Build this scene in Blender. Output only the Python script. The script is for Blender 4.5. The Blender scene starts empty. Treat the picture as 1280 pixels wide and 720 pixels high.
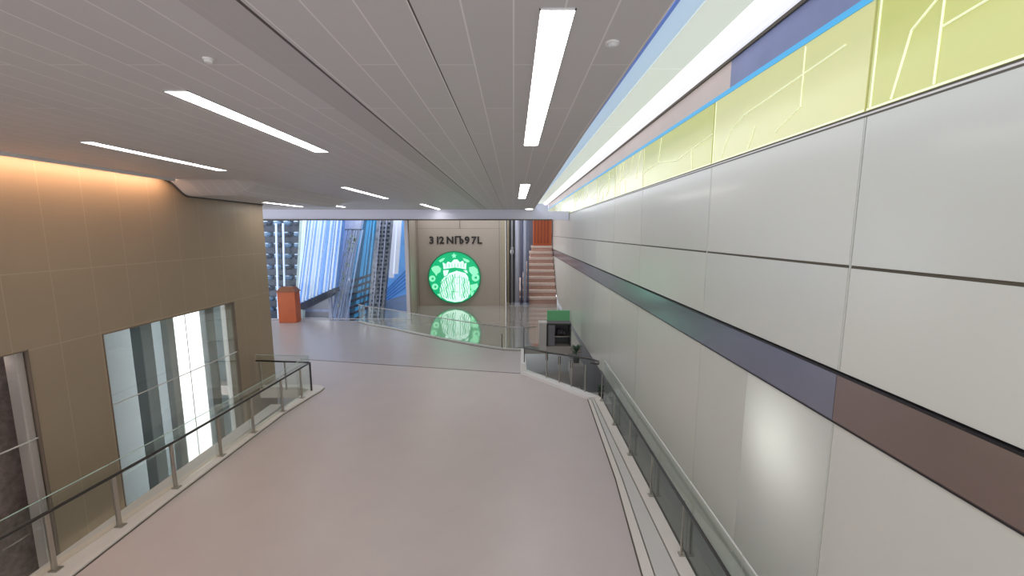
import bpy, math, random
from math import sin, cos, pi
random.seed(7)
S = bpy.context.scene
COL = S.collection

# ------------------------------------------------------------------ materials
def mat(name, base, rough=0.5, metal=0.0, emit=None, es=0.0, coat=0.0, vary=0.0, vscale=3.0, spec=0.5, bump=0.0, bscale=20):
    m = bpy.data.materials.new(name); m.use_nodes = True
    nt = m.node_tree; b = nt.nodes['Principled BSDF']
    b.inputs['Base Color'].default_value = (*base, 1)
    b.inputs['Roughness'].default_value = rough
    b.inputs['Metallic'].default_value = metal
    b.inputs['Specular IOR Level'].default_value = spec
    if coat: b.inputs['Coat Weight'].default_value = coat; b.inputs['Coat Roughness'].default_value = rough * .5
    if emit: b.inputs['Emission Color'].default_value = (*emit, 1); b.inputs['Emission Strength'].default_value = es
    if vary or bump:
        tc = nt.nodes.new('ShaderNodeTexCoord')
    if vary:
        n = nt.nodes.new('ShaderNodeTexNoise'); n.inputs['Scale'].default_value = vscale; n.inputs['Detail'].default_value = 5
        nt.links.new(tc.outputs['Object'], n.inputs['Vector'])
        r = nt.nodes.new('ShaderNodeMix'); r.data_type = 'RGBA'
        r.inputs[6].default_value = (*[c * (1 - vary) for c in base], 1)
        r.inputs[7].default_value = (*[min(1, c * (1 + vary)) for c in base], 1)
        nt.links.new(n.outputs['Fac'], r.inputs[0]); nt.links.new(r.outputs[2], b.inputs['Base Color'])
    if bump:
        n = nt.nodes.new('ShaderNodeTexNoise'); n.inputs['Scale'].default_value = bscale
        nt.links.new(tc.outputs['Object'], n.inputs['Vector'])
        bp = nt.nodes.new('ShaderNodeBump'); bp.inputs['Strength'].default_value = bump
        nt.links.new(n.outputs['Fac'], bp.inputs['Height']); nt.links.new(bp.outputs['Normal'], b.inputs['Normal'])
    return m

def math_node(nt, op, a, b=None):
    n = nt.nodes.new('ShaderNodeMath'); n.operation = op
    for i, v in enumerate((a, b)):
        if v is None: continue
        if isinstance(v, (int, float)): n.inputs[i].default_value = v
        else: nt.links.new(v, n.inputs[i])
    return n.outputs[0]

def line_mask(nt, coord, pos, w):
    """1 on thin lines at the listed positions of one coordinate"""
    out = None
    for p in pos:
        d = math_node(nt, 'ABSOLUTE', math_node(nt, 'SUBTRACT', coord, p))
        l = math_node(nt, 'LESS_THAN', d, w)
        out = l if out is None else math_node(nt, 'MAXIMUM', out, l)
    return out

def lined_mat(name, base, line, rough, u_axis, us, uw, v_axis, vs, vw, vary=.08, vscale=1.5, amount=1.0, vscale3=None):
    m = mat(name, base, rough, vary=vary, vscale=vscale)
    nt = m.node_tree; b = nt.nodes['Principled BSDF']
    tc = [n for n in nt.nodes if n.type == 'TEX_COORD'][0]
    sp = nt.nodes.new('ShaderNodeSeparateXYZ'); nt.links.new(tc.outputs['Object'], sp.inputs[0])
    a = line_mask(nt, sp.outputs[u_axis], us, uw) if us else None
    c = line_mask(nt, sp.outputs[v_axis], vs, vw) if vs else None
    k = a if c is None else (c if a is None else math_node(nt, 'MAXIMUM', a, c))
    k = math_node(nt, 'MULTIPLY', k, amount)
    mx = nt.nodes.new('ShaderNodeMix'); mx.data_type = 'RGBA'
    src = b.inputs['Base Color'].links[0].from_socket
    nt.links.new(k, mx.inputs[0]); nt.links.new(src, mx.inputs[6]); mx.inputs[7].default_value = (*line, 1)
    nt.links.new(mx.outputs[2], b.inputs['Base Color'])
    return m

def glass_mat(name, tint=(.955, .98, .97), refl=.3, rough=0.0, base=0.015):
    m = bpy.data.materials.new(name); m.use_nodes = True
    nt = m.node_tree; nt.nodes.clear()
    o = nt.nodes.new('ShaderNodeOutputMaterial'); t = nt.nodes.new('ShaderNodeBsdfTransparent'); g = nt.nodes.new('ShaderNodeBsdfGlossy')
    t.inputs[0].default_value = (*tint, 1); g.inputs['Roughness'].default_value = rough; g.inputs[0].default_value = (.9, .95, .93, 1)
    f = nt.nodes.new('ShaderNodeFresnel'); f.inputs[0].default_value = 1.25
    k = math_node(nt, 'ADD', math_node(nt, 'MULTIPLY', f.outputs[0], refl), base)
    x = nt.nodes.new('ShaderNodeMixShader')
    nt.links.new(k, x.inputs[0]); nt.links.new(t.outputs[0], x.inputs[1]); nt.links.new(g.outputs[0], x.inputs[2]); nt.links.new(x.outputs[0], o.inputs[0])
    return m

def frosted_mat(name, base, trans=.5):
    m = mat(name, base, .3)
    nt = m.node_tree; b = nt.nodes['Principled BSDF']
    o = [n for n in nt.nodes if n.type == 'OUTPUT_MATERIAL'][0]
    t = nt.nodes.new('ShaderNodeBsdfTranslucent'); t.inputs[0].default_value = (*base, 1)
    x = nt.nodes.new('ShaderNodeMixShader'); x.inputs[0].default_value = trans
    nt.links.new(b.outputs[0], x.inputs[1]); nt.links.new(t.outputs[0], x.inputs[2]); nt.links.new(x.outputs[0], o.inputs[0])
    return m

M = {}
# ------------------------------------------------------------------ geometry
class MB:
    def __init__(s): s.v = []; s.f = []
    def box(s, x0, x1, y0, y1, z0, z1):
        n = len(s.v)
        s.v += [(x, y, z) for z in (z0, z1) for y in (y0, y1) for x in (x0, x1)]
        s.f += [tuple(n + i for i in q) for q in ((0, 2, 3, 1), (4, 5, 7, 6), (0, 1, 5, 4), (2, 6, 7, 3), (0, 4, 6, 2), (1, 3, 7, 5))]
        return s
    def hexa(s, lo, hi):
        """lo, hi: four points each, same order (counter-clockwise seen from hi)"""
        n = len(s.v); k = len(lo); s.v += list(lo) + list(hi)
        s.f.append(tuple(n + i for i in reversed(range(k)))); s.f.append(tuple(n + k + i for i in range(k)))
        for i in range(k):
            j = (i + 1) % k; s.f.append((n + i, n + j, n + k + j, n + k + i))
        return s
    def prism_z(s, pts, z0, z1): return s.hexa([(x, y, z0) for x, y in pts], [(x, y, z1) for x, y in pts])
    def prism_y(s, pts, y0, y1):
        """outline in x,z extruded from y1 (far) to y0 (near)"""
        return s.hexa([(x, y1, z) for x, z in pts], [(x, y0, z) for x, z in pts])
    def tube(s, pts, r, n=10, closed=False):
        import mathutils
        P = [mathutils.Vector(p) for p in pts]; base = len(s.v); L = len(P)
        for i, p in enumerate(P):
            d = (P[min(i + 1, L - 1)] - P[max(i - 1, 0)]).normalized()
            up = mathutils.Vector((0, 0, 1)) if abs(d.z) < .9 else mathutils.Vector((1, 0, 0))
            a = d.cross(up).normalized(); b = a.cross(d).normalized()
            rr = r[i] if isinstance(r, (list, tuple)) else r
            for k in range(n):
                t = 2 * pi * k / n; s.v.append(tuple(p + a * rr * cos(t) + b * rr * sin(t)))
        for i in range(L - 1):
            for k in range(n):
                a0 = base + i * n + k; a1 = base + i * n + (k + 1) % n
                s.f.append((a0, a1, a1 + n, a0 + n))
        s.f.append(tuple(base + k for k in reversed(range(n)))); s.f.append(tuple(base + (L - 1) * n + k for k in range(n)))
        return s
    def ball(s, c, r, n=10, m=6):
        rx, ry, rz = r if isinstance(r, tuple) else (r, r, r); base = len(s.v)
        s.v.append((c[0], c[1], c[2] - rz))
        for i in range(1, m):
            ph = -pi / 2 + pi * i / m
            for k in range(n):
                t = 2 * pi * k / n; s.v.append((c[0] + rx * cos(ph) * cos(t), c[1] + ry * cos(ph) * sin(t), c[2] + rz * sin(ph)))
        s.v.append((c[0], c[1], c[2] + rz)); top = len(s.v) - 1
        for k in range(n): s.f.append((base, base + 1 + (k + 1) % n, base + 1 + k))
        for i in range(m - 2):
            for k in range(n):
                a = base + 1 + i * n + k; b = base + 1 + i * n + (k + 1) % n; s.f.append((a, b, b + n, a + n))
        for k in range(n): s.f.append((top, top - n + k, top - n + (k + 1) % n))
        return s
    def strip_wall(s, pts, z0, z1, th):
        """vertical sheet of thickness th following a plan polyline"""
        off = offset(pts, th)
        for i in range(len(pts) - 1):
            q = [pts[i], pts[i + 1], off[i + 1], off[i]]
            s.prism_z(q, z0, z1)
        return s
    def build(s, name, m, parent=None, bevel=0.0, smooth=False):
        me = bpy.data.meshes.new(name); me.from_pydata(s.v, [], s.f); me.validate()
        import bmesh
        bm = bmesh.new(); bm.from_mesh(me); bmesh.ops.recalc_face_normals(bm, faces=bm.faces); bm.to_mesh(me); bm.free()
        me.materials.append(m)
        if smooth:
            for p in me.polygons: p.use_smooth = True
        o = bpy.data.objects.new(name, me); COL.objects.link(o)
        if parent: 
            o.parent = parent
            o.matrix_parent_inverse = parent.matrix_world.inverted() if False else o.matrix_parent_inverse
            o.location = tuple(-c for c in parent.location) if parent.type == 'EMPTY' else (0, 0, 0)
        if bevel:
            md = o.modifiers.new('bevel', 'BEVEL'); md.width = bevel; md.segments = 2; md.limit_method = 'ANGLE'
        return o

def offset(pts, d):
    out = []
    for i, p in enumerate(pts):
        a = pts[max(i - 1, 0)]; b = pts[min(i + 1, len(pts) - 1)]
        dx, dy = b[0] - a[0], b[1] - a[1]; l = math.hypot(dx, dy)
        out.append((p[0] - dy / l * d, p[1] + dx / l * d))
    return out

def tag(o, label=None, cat=None, group=None, kind=None):
    if label: o['label'] = label
    if cat: o['category'] = cat
    if group: o['group'] = group
    if kind: o['kind'] = kind
    return o
def thing(name, label, cat, loc=(0, 0, 0), group=None, kind=None):
    o = bpy.data.objects.new(name, None); COL.objects.link(o); o.location = loc; o.empty_display_size = .2
    return tag(o, label, cat, group, kind)
def struct(name, mb, m, label, **k):
    return tag(mb.build(name, m, **k), label, 'building', None, 'structure')

# ------------------------------------------------------------------ palette
M['ceiling'] = mat('ceiling', (.40, .385, .385), .55)
M['white'] = mat('white_trim', (.74, .72, .70), .4, vary=.03)
M['curb'] = mat('curb', (.70, .65, .60), .4, vary=.04)
M['curb2'] = mat('curb_grey', (.57, .56, .53), .35, vary=.04)
M['soffit'] = mat('soffit', (.70, .71, .84), .4)  # bluish daylight cast put into the beam's base colour
M['black'] = mat('black_rail', (.022, .018, .017), .3)
M['steel'] = mat('steel', (.46, .43, .38), .38, 1)
M['dark'] = mat('dark', (.05, .05, .05), .5)
M['slot'] = mat('slot', (.07, .06, .055), .6)
M['glass'] = glass_mat('rail_glass')
M['glass_edge'] = mat('glass_edge', (.42, .56, .50), .15)
M['winglass'] = glass_mat('window_glass', (.95, .97, .97), .4, 0, .01)
M['lamp'] = mat('lamp', (.9, .9, .9), .5, emit=(1, .97, .95), es=8.0)
M['warm'] = mat('warm_lamp', (.9, .8, .7), .5, emit=(1, .60, .38), es=13)
M['frame'] = mat('lamp_frame', (.6, .6, .6), .5)
M['panel'] = mat('wall_panel', (.595, .60, .54), .32, vary=.03, vscale=.6, coat=.3)
M['panel_joint'] = mat('panel_joint', (.33, .28, .14), .6)
M['joint_dark'] = mat('joint_dark', (.09, .075, .05), .5)
M['band'] = mat('band', (.36, .31, .31), .2, .85, vary=.08)
M['orange'] = mat('orange', (.50, .10, .022), .5, vary=.15, vscale=2)
M['grey_floor'] = mat('lower_floor', (.28, .26, .25), .5, vary=.1)
M['tan'] = mat('tan_wall', (.33, .27, .22), .45, vary=.06)

# floor : fine streaky terrazzo, satin
M['floor'] = mat('floor', (.52, .465, .447), .36, vary=.06, vscale=1.2, bump=.02, bscale=60)
M['floor_far'] = mat('floor_far', (.46, .42, .41), .28, vary=.05, vscale=1.2)
M['floor_polished'] = mat('floor_polished', (.40, .36, .32), .05, vary=.05, coat=.8, spec=1.0)

# ------------------------------------------------------------------ camera
H = 5.5
cam_d = bpy.data.cameras.new('camera'); cam = bpy.data.objects.new('camera', cam_d); COL.objects.link(cam)
cam_d.sensor_width = 36; cam_d.lens = 36 * 520 / 1280; cam_d.shift_x = -2 / 1280; cam_d.clip_start = .05; cam_d.clip_end = 300
pitch = math.atan(70 / 520)
cam.location = (0, 0, H); cam.rotation_euler = (pi / 2 - pitch, 0, 0)
S.camera = cam

# ================================================================== SETTING
ZC = 6.85      # ceiling height
# --- floor (upper concourse) with its cut-outs
edgeL = [(-7.25, -6), (-7.16, 4), (-7.10, 6), (-7.10, 8), (-7.05, 10), (-7.0, 12), (-6.80, 13.4), (-6.70, 13.85), (-6.72, 14.15), (-6.90, 14.32), (-7.3, 14.40), (-9.3, 14.42)]
curve = [(.45, 18.9), (-.4, 19.0), (-1.3, 19.45), (-2.05, 19.9), (-3.6, 20.9), (-5.33, 22.1), (-7.0, 23.35), (-8.71, 24.4), (-9.6, 25.2)]
seamL, seamR = (-9.3, 17.55), (.27, 15.7)
near = [(2.02, -6), (2.08, 6.03), (2.29, 8.65), (2.46, 13.13), (.27, 15.7)]
mb = MB(); mb.prism_z(near + [seamL] + [(-9.3, 14.42)] + list(reversed(edgeL[:-1])), -.35, 0)
struct('floor', mb, M['floor'], 'pinkish grey polished concourse floor')
mb = MB(); mb.prism_z([(.27, 15.7)] + curve + [(-9.6, 25.55), (-20, 25.55), (-20, 14.42), (-9.3, 14.42), (-9.3, 17.55)], -.35, 0)
struct('floor', mb, M['floor_far'], 'greyer far stretch of floor beyond the dark seam')
# dark seam between both
mb = MB(); mb.prism_z([(-9.3, 17.55), (.27, 15.7), (.27, 15.74), (-9.3, 17.59)], -.01, .006)
struct('trim_1', mb, M['joint_dark'], 'thin dark expansion joint across the floor')
# polished landing in front of the sign
mb = MB(); mb.prism_z([(.6, 19.7), (3.3, 19.7), (3.38, 38.1), (-.6, 38.1), (-.6, 31.4), (-7.7, 31.4), (-7.7, 25.7), (-9.4, 25.6), (-8.5, 24.62), (-6.9, 23.6), (-5.2, 22.35), (-3.5, 21.15), (-1.95, 20.15), (-1.2, 19.7), (-.3, 19.25)], -.4, -.02)
struct('floor', mb, M['floor_polished'], 'mirror polished landing reflecting the round green sign')
mb = MB(); mb.box(-20, 8, -6, 45, -4.4, -4.1)
struct('floor', mb, M['grey_floor'], 'grey lower level floor below the walkway')

# --- ceiling: one gently formed surface
def sm(t): t = max(0, min(1, t)); return t * t * (3 - 2 * t)
def zc(x, y): return ZC - .37 * sm((y - 10.95) / .75) * sm((-6.7 - x) / .8) * (1 - sm((y - 17) / 2.2))
xs = [-20, -14] + [-9.6 + .2 * i for i in range(18)] + [-5, -3, -1] ; ys = [-6, 0, 5, 9, 10.4] + [10.9 + .1 * i for i in range(12)] + [13, 15, 16.8] + [17 + .3 * i for i in range(9)] + [21, 25.7]
def xr(y): return .93 + .02 * max(0, y - 2) * .65
mb = MB(); base = 0
for y in ys:
    for x in xs + [xr(y)]: mb.v.append((x, y, zc(x, y)))
nx = len(xs) + 1
for j in range(len(ys) - 1):
    for i in range(nx - 1): a = j * nx + i; mb.f.append((a, a + 1, a + nx + 1, a + nx))
# top of slab and edge by the cove
n0 = len(mb.v)
for y in ys:
    for x in (-20, xr(y)): mb.v.append((x, y, ZC + .22))
for j in range(len(ys) - 1):
    a = n0 + 2 * j; mb.f.append((a, a + 1, a + 3, a + 2))
    b = j * nx + nx - 1; mb.f.append((b, b + nx, a + 3, a + 1))
cm = M['ceiling']; nt = cm.node_tree; bs = nt.nodes['Principled BSDF']
tc = nt.nodes.new('ShaderNodeTexCoord'); mp = nt.nodes.new('ShaderNodeMapping'); mp.inputs['Rotation'].default_value = (0, 0, pi / 2)
nt.links.new(tc.outputs['Object'], mp.inputs[0])
br = nt.nodes.new('ShaderNodeTexBrick'); nt.links.new(mp.outputs[0], br.inputs['Vector'])
br.inputs['Scale'].default_value = 1; br.inputs['Mortar Size'].default_value = .007; br.inputs['Mortar Smooth'].default_value = .4
br.inputs['Brick Width'].default_value = 2.4; br.inputs['Row Height'].default_value = .315
br.inputs['Color1'].default_value = (.52, .50, .495, 1); br.inputs['Color2'].default_value = (.545, .52, .515, 1); br.inputs['Mortar'].default_value = (.72, .69, .67, 1)
sp = nt.nodes.new('ShaderNodeSeparateXYZ'); nt.links.new(tc.outputs['Object'], sp.inputs[0])
band = line_mask(nt, sp.outputs[0], [-1.80], .17); slot = line_mask(nt, sp.outputs[0], [-1.62], .013); slot2 = line_mask(nt, sp.outputs[0], [-.62], .006)  # band: shading beside the slot, painted as a darker stripe
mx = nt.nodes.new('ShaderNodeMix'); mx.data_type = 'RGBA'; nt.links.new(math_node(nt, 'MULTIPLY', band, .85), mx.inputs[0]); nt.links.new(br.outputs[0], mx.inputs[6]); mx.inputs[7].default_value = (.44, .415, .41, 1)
m2 = nt.nodes.new('ShaderNodeMix'); m2.data_type = 'RGBA'; nt.links.new(math_node(nt, 'MAXIMUM', slot, slot2), m2.inputs[0]); nt.links.new(mx.outputs[2], m2.inputs[6]); m2.inputs[7].default_value = (.07, .055, .05, 1)
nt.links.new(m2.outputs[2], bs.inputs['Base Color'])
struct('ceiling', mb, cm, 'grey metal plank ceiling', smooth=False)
# soffit beam at far end
mb = MB(); mb.box(-20, 1.45, 25.7, 26.5, 6.24, 7.1)
struct('trim_2', mb, M['soffit'], 'pale lavender soffit beam across the far end of the ceiling')
mb = MB(); mb.box(-20, 2.35, 25.62, 25.72, 6.20, 6.27)
struct('trim_3', mb, M['joint_dark'], 'dark lower edge of the far soffit beam')

# --- left wall with two tall openings
XL = -9.0
wm = lined_mat('wall_left', (.31, .24, .165), (.39, .31, .215), .42, 1, [.85 + .8 * i for i in range(18)], .006, 2, [4.75, 3.32, .38], .008, vary=.07, vscale=.9)
mb = MB()
mb.box(XL - .3, XL, -6, 3.2, -4.1, ZC)
mb.box(XL - .3, XL, 3.2, 7.48, 3.34, ZC)
mb.box(XL - .3, XL, 7.48, 8.88, -4.1, ZC)
mb.box(XL - .3, XL, 8.88, 13.2, 3.28, ZC)
mb.box(XL - .3, XL, 13.2, 15.15, -4.1, ZC - .05)
mb.box(XL - .3, XL, 3.2, 7.48, -4.1, -2.9); mb.box(XL - .3, XL, 8.88, 13.2, -4.1, -2.9)
struct('wall_left', mb, wm, 'tan panelled wall with two tall openings')
mb = MB(); mb.box(XL, XL + .03, -6, 10.95, ZC - .035, ZC - .001)
mb2 = MB()
pts = [(XL + .05, y, zc(XL + .05, y) - .012) for y in [10.95 + .1 * i for i in range(12)] + [13, 15.1]]
mb2.tube(pts, .028, 6); struct('trim_4', mb2, M['slot'], 'dark shadow gap curving along the top of the tan wall')
# warm cove light washing the wall
cl = thing('cove_light', 'warm orange linear light along the top of the tan wall', 'light', (XL + .12, 4, ZC - .04))
MB().box(XL + .22, XL + .34, -5.5, 10.9, ZC - .045, ZC - .012).build('diffuser', M['warm'], cl)
MB().box(XL + .34, XL + .36, -5.5, 10.9, ZC - .07, ZC - .002).build('housing', M['frame'], cl)

M['inner'] = mat('inner_wall', (.27, .31, .325), .35, vary=.05); M['pier_blue'] = mat('pier_blue', (.42, .47, .49), .35)
M['inner_light'] = mat('inner_pillar', (.62, .62, .60), .35)
M['room_lit'] = mat('lit_panel', (.8, .8, .8), .4, emit=(1, .97, .96), es=.95)
M['stone'] = mat('stone', (.34, .235, .21), .8, vary=.75, vscale=9, bump=.6, bscale=14)
for i, (y0, y1, zt) in enumerate(((3.2, 7.48, 3.34), (8.88, 13.2, 3.28))):
    w = thing('window_%d' % (i + 1), ('tall window at the left edge of the tan wall', 'tall wide window in the middle of the tan wall')[i], 'window', (XL - .2, (y0 + y1) / 2, -2.9), kind='structure')
    MB().box(XL - .045, XL - .03, y0, y1, -2.9, zt).build('pane', M['winglass'], w)
    f = MB()
    f.box(XL - .06, XL + .012, y0, y0 + .02, -2.9, zt); f.box(XL - .06, XL + .012, y1 - .02, y1, -2.9, zt); f.box(XL - .06, XL + .012, y0, y1, zt - .02, zt)
    f.build('window_frame', mat('wframe', (.16, .12, .09), .5), w)
    t = MB(); t.box(XL - .03, XL - .02, y0 + .03, y1 - .03, 1.62, 1.645)
    if i: t.box(XL - .03, XL - .02, 11.2, 11.22, -2.9, zt)
    t.build('glazing_bar', M['inner_light'], w)
# rooms behind the openings
mb = MB(); mb.box(-12.2, -12, 8.0, 15.15, -4.1, 6.85); mb.box(-12, XL - .3, 14.9, 15.15, -4.1, 6.6); mb.box(-12, XL - .3, 8.0, 8.2, -4.1, 4.2); mb.box(-12, XL - .3, 8, 15, 4.0, 4.2)
struct('wall_back_room', mb, M['inner'], 'blue grey inner walls seen through the wide window')
def inside(name, lab, cat, x0, x1, y0, y1, m, group=None, z0=-4.1, z1=4.0, cap=True):
    t = thing(name, lab, cat, ((x0 + x1) / 2, (y0 + y1) / 2, z0), group)
    MB().box(x0, x1, y0, y1, z0, z1).build('shaft', m, t, bevel=.02)
    MB().box(x0 - .03, x1 + .03, y0 - .03, y1 + .03, z0, z0 + .12).build('base', M['dark'], t)
    return t
inside('wall_pier', 'dark blue grey pier behind the left third of the wide window', 'pillar', -10.3, -10.0, 10.9, 11.25, M['pier_blue'])
inside('light_column', 'glowing white panel behind the middle of the wide window', 'light', -10.85, -10.7, 12.5, 14.4, M['room_lit'], z1=3.9)
inside('wall_pier', 'narrow grey pier standing before the glowing white panel', 'pillar', -10.2, -10.0, 13.25, 13.65, M['pier_blue'])
inside('wall_pier', 'broad pale grey pier behind the right end of the wide window', 'pillar', -10.1, -9.9, 14.1, 14.8, M['inner_light'])
inside('wall_pier', 'slim pale pier just left of the glowing white panel', 'pillar', -10.2, -10.0, 11.75, 12.0, M['inner_light'])
mb = MB(); mb.box(-9.75, -9.6, -1, 7.9, -4.1, 3.6); mb.box(-9.6, XL - .3, -1, 7.9, 3.4, 3.6)
struct('wall_stone', mb, M['stone'], 'rough brown stone wall seen through the left edge window')
inside('wall_pier', 'pinkish white pier behind the window at the left edge', 'pillar', -9.29, -9.07, 7.33, 7.47, mat('pink_pier', (.62, .52, .47), .4), z1=3.32)
for (x0, x1, y0, y1, lab) in ((-11.3, -11.1, 9, 14.4, 'added fill light inside the room behind the wide window'),):
    t = thing('room_fill_light', lab, 'light', ((x0 + x1) / 2, (y0 + y1) / 2, 3.86))  # fill lamp added to brighten the room behind the glass
    MB().box(x0, x1, y0, y1, 3.86, 3.9).build('diffuser', mat('room_fill_lamp', (.9, .9, .9), .5, emit=(.95, 1, 1), es=1.2), t); MB().box(x0 - .02, x1 + .02, y0 - .02, y1 + .02, 3.9, 3.93).build('housing', M['frame'], t)
t = thing('slab_fill_light', 'added unseen fill light under the left floor edge, brightening the lower part of the tan wall', 'light', (-8.2, 6, -.38))  # fill lamp added out of view to lift the dark lower wall
MB().box(-8.3, -8.1, -5, 13.6, -.55, -.53).build('diffuser', mat('slab_fill_lamp', (.9, .9, .9), .5, emit=(1, .9, .8), es=3.5), t); MB().box(-8.32, -7.9, -5, 13.6, -.53, -.35).build('housing', M['frame'], t)
dl = thing('downlight', 'small bright downlight at the top of the left edge window', 'light', (-9.4, 7.1, 3.38))
MB().tube([(-9.4, 7.1, 3.395), (-9.4, 7.1, 3.33)], .09, 16).build('can', M['frame'], dl)
MB().tube([(-9.4, 7.1, 3.335), (-9.4, 7.1, 3.32)], .075, 16).build('bulb', M['lamp'], dl)

# ------------------------------------------------------------------ right wall (frosted panels)
XR = 3.4
joints = [-5.6, -2.3, .95, 4.2, 7.35, 11.2, 14.2, 17.3, 20.5, 23.8, 27.2, 30.6, 34, 37.5, 41]
def low(y): return .12 if y < 30 else .12 + (y - 30) * .15
wr = thing('wall_right', 'long wall of frosted pale grey glass panels', 'building', (XR, 0, .1), kind='structure')
g = .015
M['panel2'] = mat('wall_panel_b', (.575, .585, .53), .30, vary=.03, vscale=.6, coat=.3)
M['frost'] = frosted_mat('frosted_panel', (.70, .71, .66), .3)
for i in range(len(joints) - 1):
    y0, y1 = joints[i] + g, joints[i + 1] - g
    for k, (z0, z1) in enumerate(((5.165, 6.60), (4.06, 5.135))):
        MB().box(XR, XR + .05, y0, y1, z0, z1).build('wall_panel', M['panel'] if (i + k) % 2 else M['panel2'], wr, bevel=.004)
    spans = [(y0, y1)]
    if joints[i] == 4.2: spans = [(y0, 5.84), (5.845, y1)]
    for s, (a, b) in enumerate(spans):
        mb = MB(); mb.hexa([(XR + .05, a, low(a)), (XR + .05, b, low(b)), (XR + .05, b, 3.50), (XR + .05, a, 3.50)], [(XR, a, low(a)), (XR, b, low(b)), (XR, b, 3.50), (XR, a, 3.50)])
        mb.build('wall_panel', M['frost'] if (len(spans) == 2 and s == 0) else (M['panel2'] if i % 2 else M['panel']), wr, bevel=.004)
jm = MB(); 
for y in joints: jm.box(XR + .02, XR + .06, y - g, y + g, low(y) if y < 40 else 1.8, 3.5); jm.box(XR + .02, XR + .06, y - g, y + g, 4.06, 6.6)
cj = MB(); [cj.box(XR, XR + .05, y - .006, y + .006, a, b) for y in joints[:-1] for a, b in ((low(y), 3.5), (4.06, 6.6))]; cj.build('joint_cap', M['panel'], wr)
jm.build('panel_joint', M['panel_joint'], wr)
hm = MB(); hm.box(XR + .015, XR + .06, -5.6, 41, 5.135, 5.165); hm.box(XR - .004, XR + .06, -5.6, 41, 6.60, 6.615); hm.box(XR - .004, XR + .06, -5.6, 41, 6.635, 6.65)
pass
hm.build('shadow_joint', M['joint_dark'], wr)
be = MB(); be.box(XR - .022, XR + .06, -5.6, 41, 4.02, 4.045); be.box(XR - .02, XR + .06, -5.6, 41, 3.50, 3.515); be.build('band_edge', mat('band_edge', (.012, .010, .012), .4), wr)
MB().box(XR, XR + .06, -5.6, 41, 6.615, 6.635).build('sill_strip', M['white'], wr)
MB().box(XR - .012, XR + .06, -5.6, 4.197, 3.515, 4.02).build('bumper_band', mat('band_brown_reflect', (.33, .26, .24), .2, .85, vary=.05), wr)  # brown tint paints the near part of the band's reflection
MB().box(XR - .012, XR + .06, 4.203, 41, 3.515, 4.02).build('bumper_band', mat('band_blue_reflect', (.32, .33, .40), .2, .85, vary=.05), wr)  # blue-grey tint paints the farther reflection into the metal
mb = MB(); mb.box(XR + .9, XR + 1.0, -5.6, 41, -4.1, 9); struct('wall_outer', mb, M['dark'], 'dark backing wall behind the frosted panels')
ld = bpy.data.lights.new('backlight', 'AREA'); ld.shape = 'RECTANGLE'; ld.size = .75; ld.size_y = .75; ld.energy = 22; ld.color = (.93, .93, 1)
lo = bpy.data.objects.new('backlight', ld); COL.objects.link(lo); lo.location = (XR + .7, 5.15, 2.8); lo.rotation_euler = (0, pi / 2, 0)

# yellow-green lit glass band above
M['lime'] = mat('lime_glass', (.55, .56, .15), .22, emit=(.62, .68, .20), es=.07, vary=.05, vscale=1.5, coat=.5)
M['lime2'] = mat('lime_glass_pale', (.63, .62, .26), .22, emit=(.70, .72, .32), es=.09, vary=.05, vscale=1.5, coat=.5)
M['etch'] = mat('etching', (.85, .88, .6), .3, emit=(.85, .9, .55), es=.15)
idx = 0
patterns = [
    [[(.45, .0), (.42, .35), (.30, .5), (.36, 1)], [(.2, 0), (.2, 1)], [(.2, .45), (.62, .62), (.68, 1)], [(.8, .3), (.86, .75), (.92, 1)], [(.3, 1), (.12, .55), (.08, 0)]],
    [[(.1, .0), (.18, .4), (.3, .55), (.9, .75)], [(.35, 0), (.4, .3)], [(.55, .1), (.7, .3), (.7, 1)]],
    [[(0, .35), (.3, .45), (.6, .3), (1, .5)], [(.3, .45), (.34, 1)], [(.8, 0), (.78, .4)]]]
fz = thing('glass_frieze', 'long yellow green etched glass frieze running above the frosted wall', 'glass frieze', (XR, 15, 6.65))
for i in range(2, len(joints) - 1):
    y0, y1 = joints[i] + g, joints[i + 1] - g
    t = MB().box(XR - .01, XR + .04, y0, y1, 6.652, 7.66).build('pane', M['lime2'] if idx % 2 == 1 else M['lime'], fz)
    em = MB()
    if idx < 7:
        for pl in patterns[idx % 3]:
            em.tube([(XR - .012, y1 - (y1 - y0) * a, 6.68 + .95 * b) for a, b in pl], .011, 5)
    em.box(XR - .016, XR - .008, y1 - .05, y1 - .03, 6.66, 7.65); em.box(XR - .016, XR - .008, y0, y1, 6.652, 6.672)
    o = em.build('etched_line', M['etch'], t); o.location = (0, 0, 0)
    idx += 1
# upper cove
def strip(name, x0, x1, z0, z1, col, es, label, ys_=(.95, 41)):
    m = mat(name + '_m', col, .4, emit=col, es=es)
    o = MB().box(x0, x1, ys_[0], ys_[1], z0, z1).build(name, m); return tag(o, label, 'light')
tag(strip('light_strip', XR - .02, XR + .04, 7.66, 7.73, (.05, .34, .62), .22, 'bright cyan light strip on top of the yellow green glass', (-5, 41)), group=None)
mb = MB()
pb = thing('fascia_panel', 'smoky blue fascia panel near the camera above the cyan strip', 'panel', (XR, 3, 7.76))
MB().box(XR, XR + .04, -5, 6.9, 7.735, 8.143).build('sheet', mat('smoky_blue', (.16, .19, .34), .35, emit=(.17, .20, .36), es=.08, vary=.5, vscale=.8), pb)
pp = thing('fascia_panel', 'peach fascia panel farther along above the blue strip', 'panel', (XR, 20, 7.76))
MB().box(XR, XR + .04, 6.9, 41, 7.735, 8.143).build('sheet', mat('peach', (.50, .42, .39), .35, emit=(.7, .6, .57), es=.06, vary=.15, vscale=.8), pp)
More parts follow.
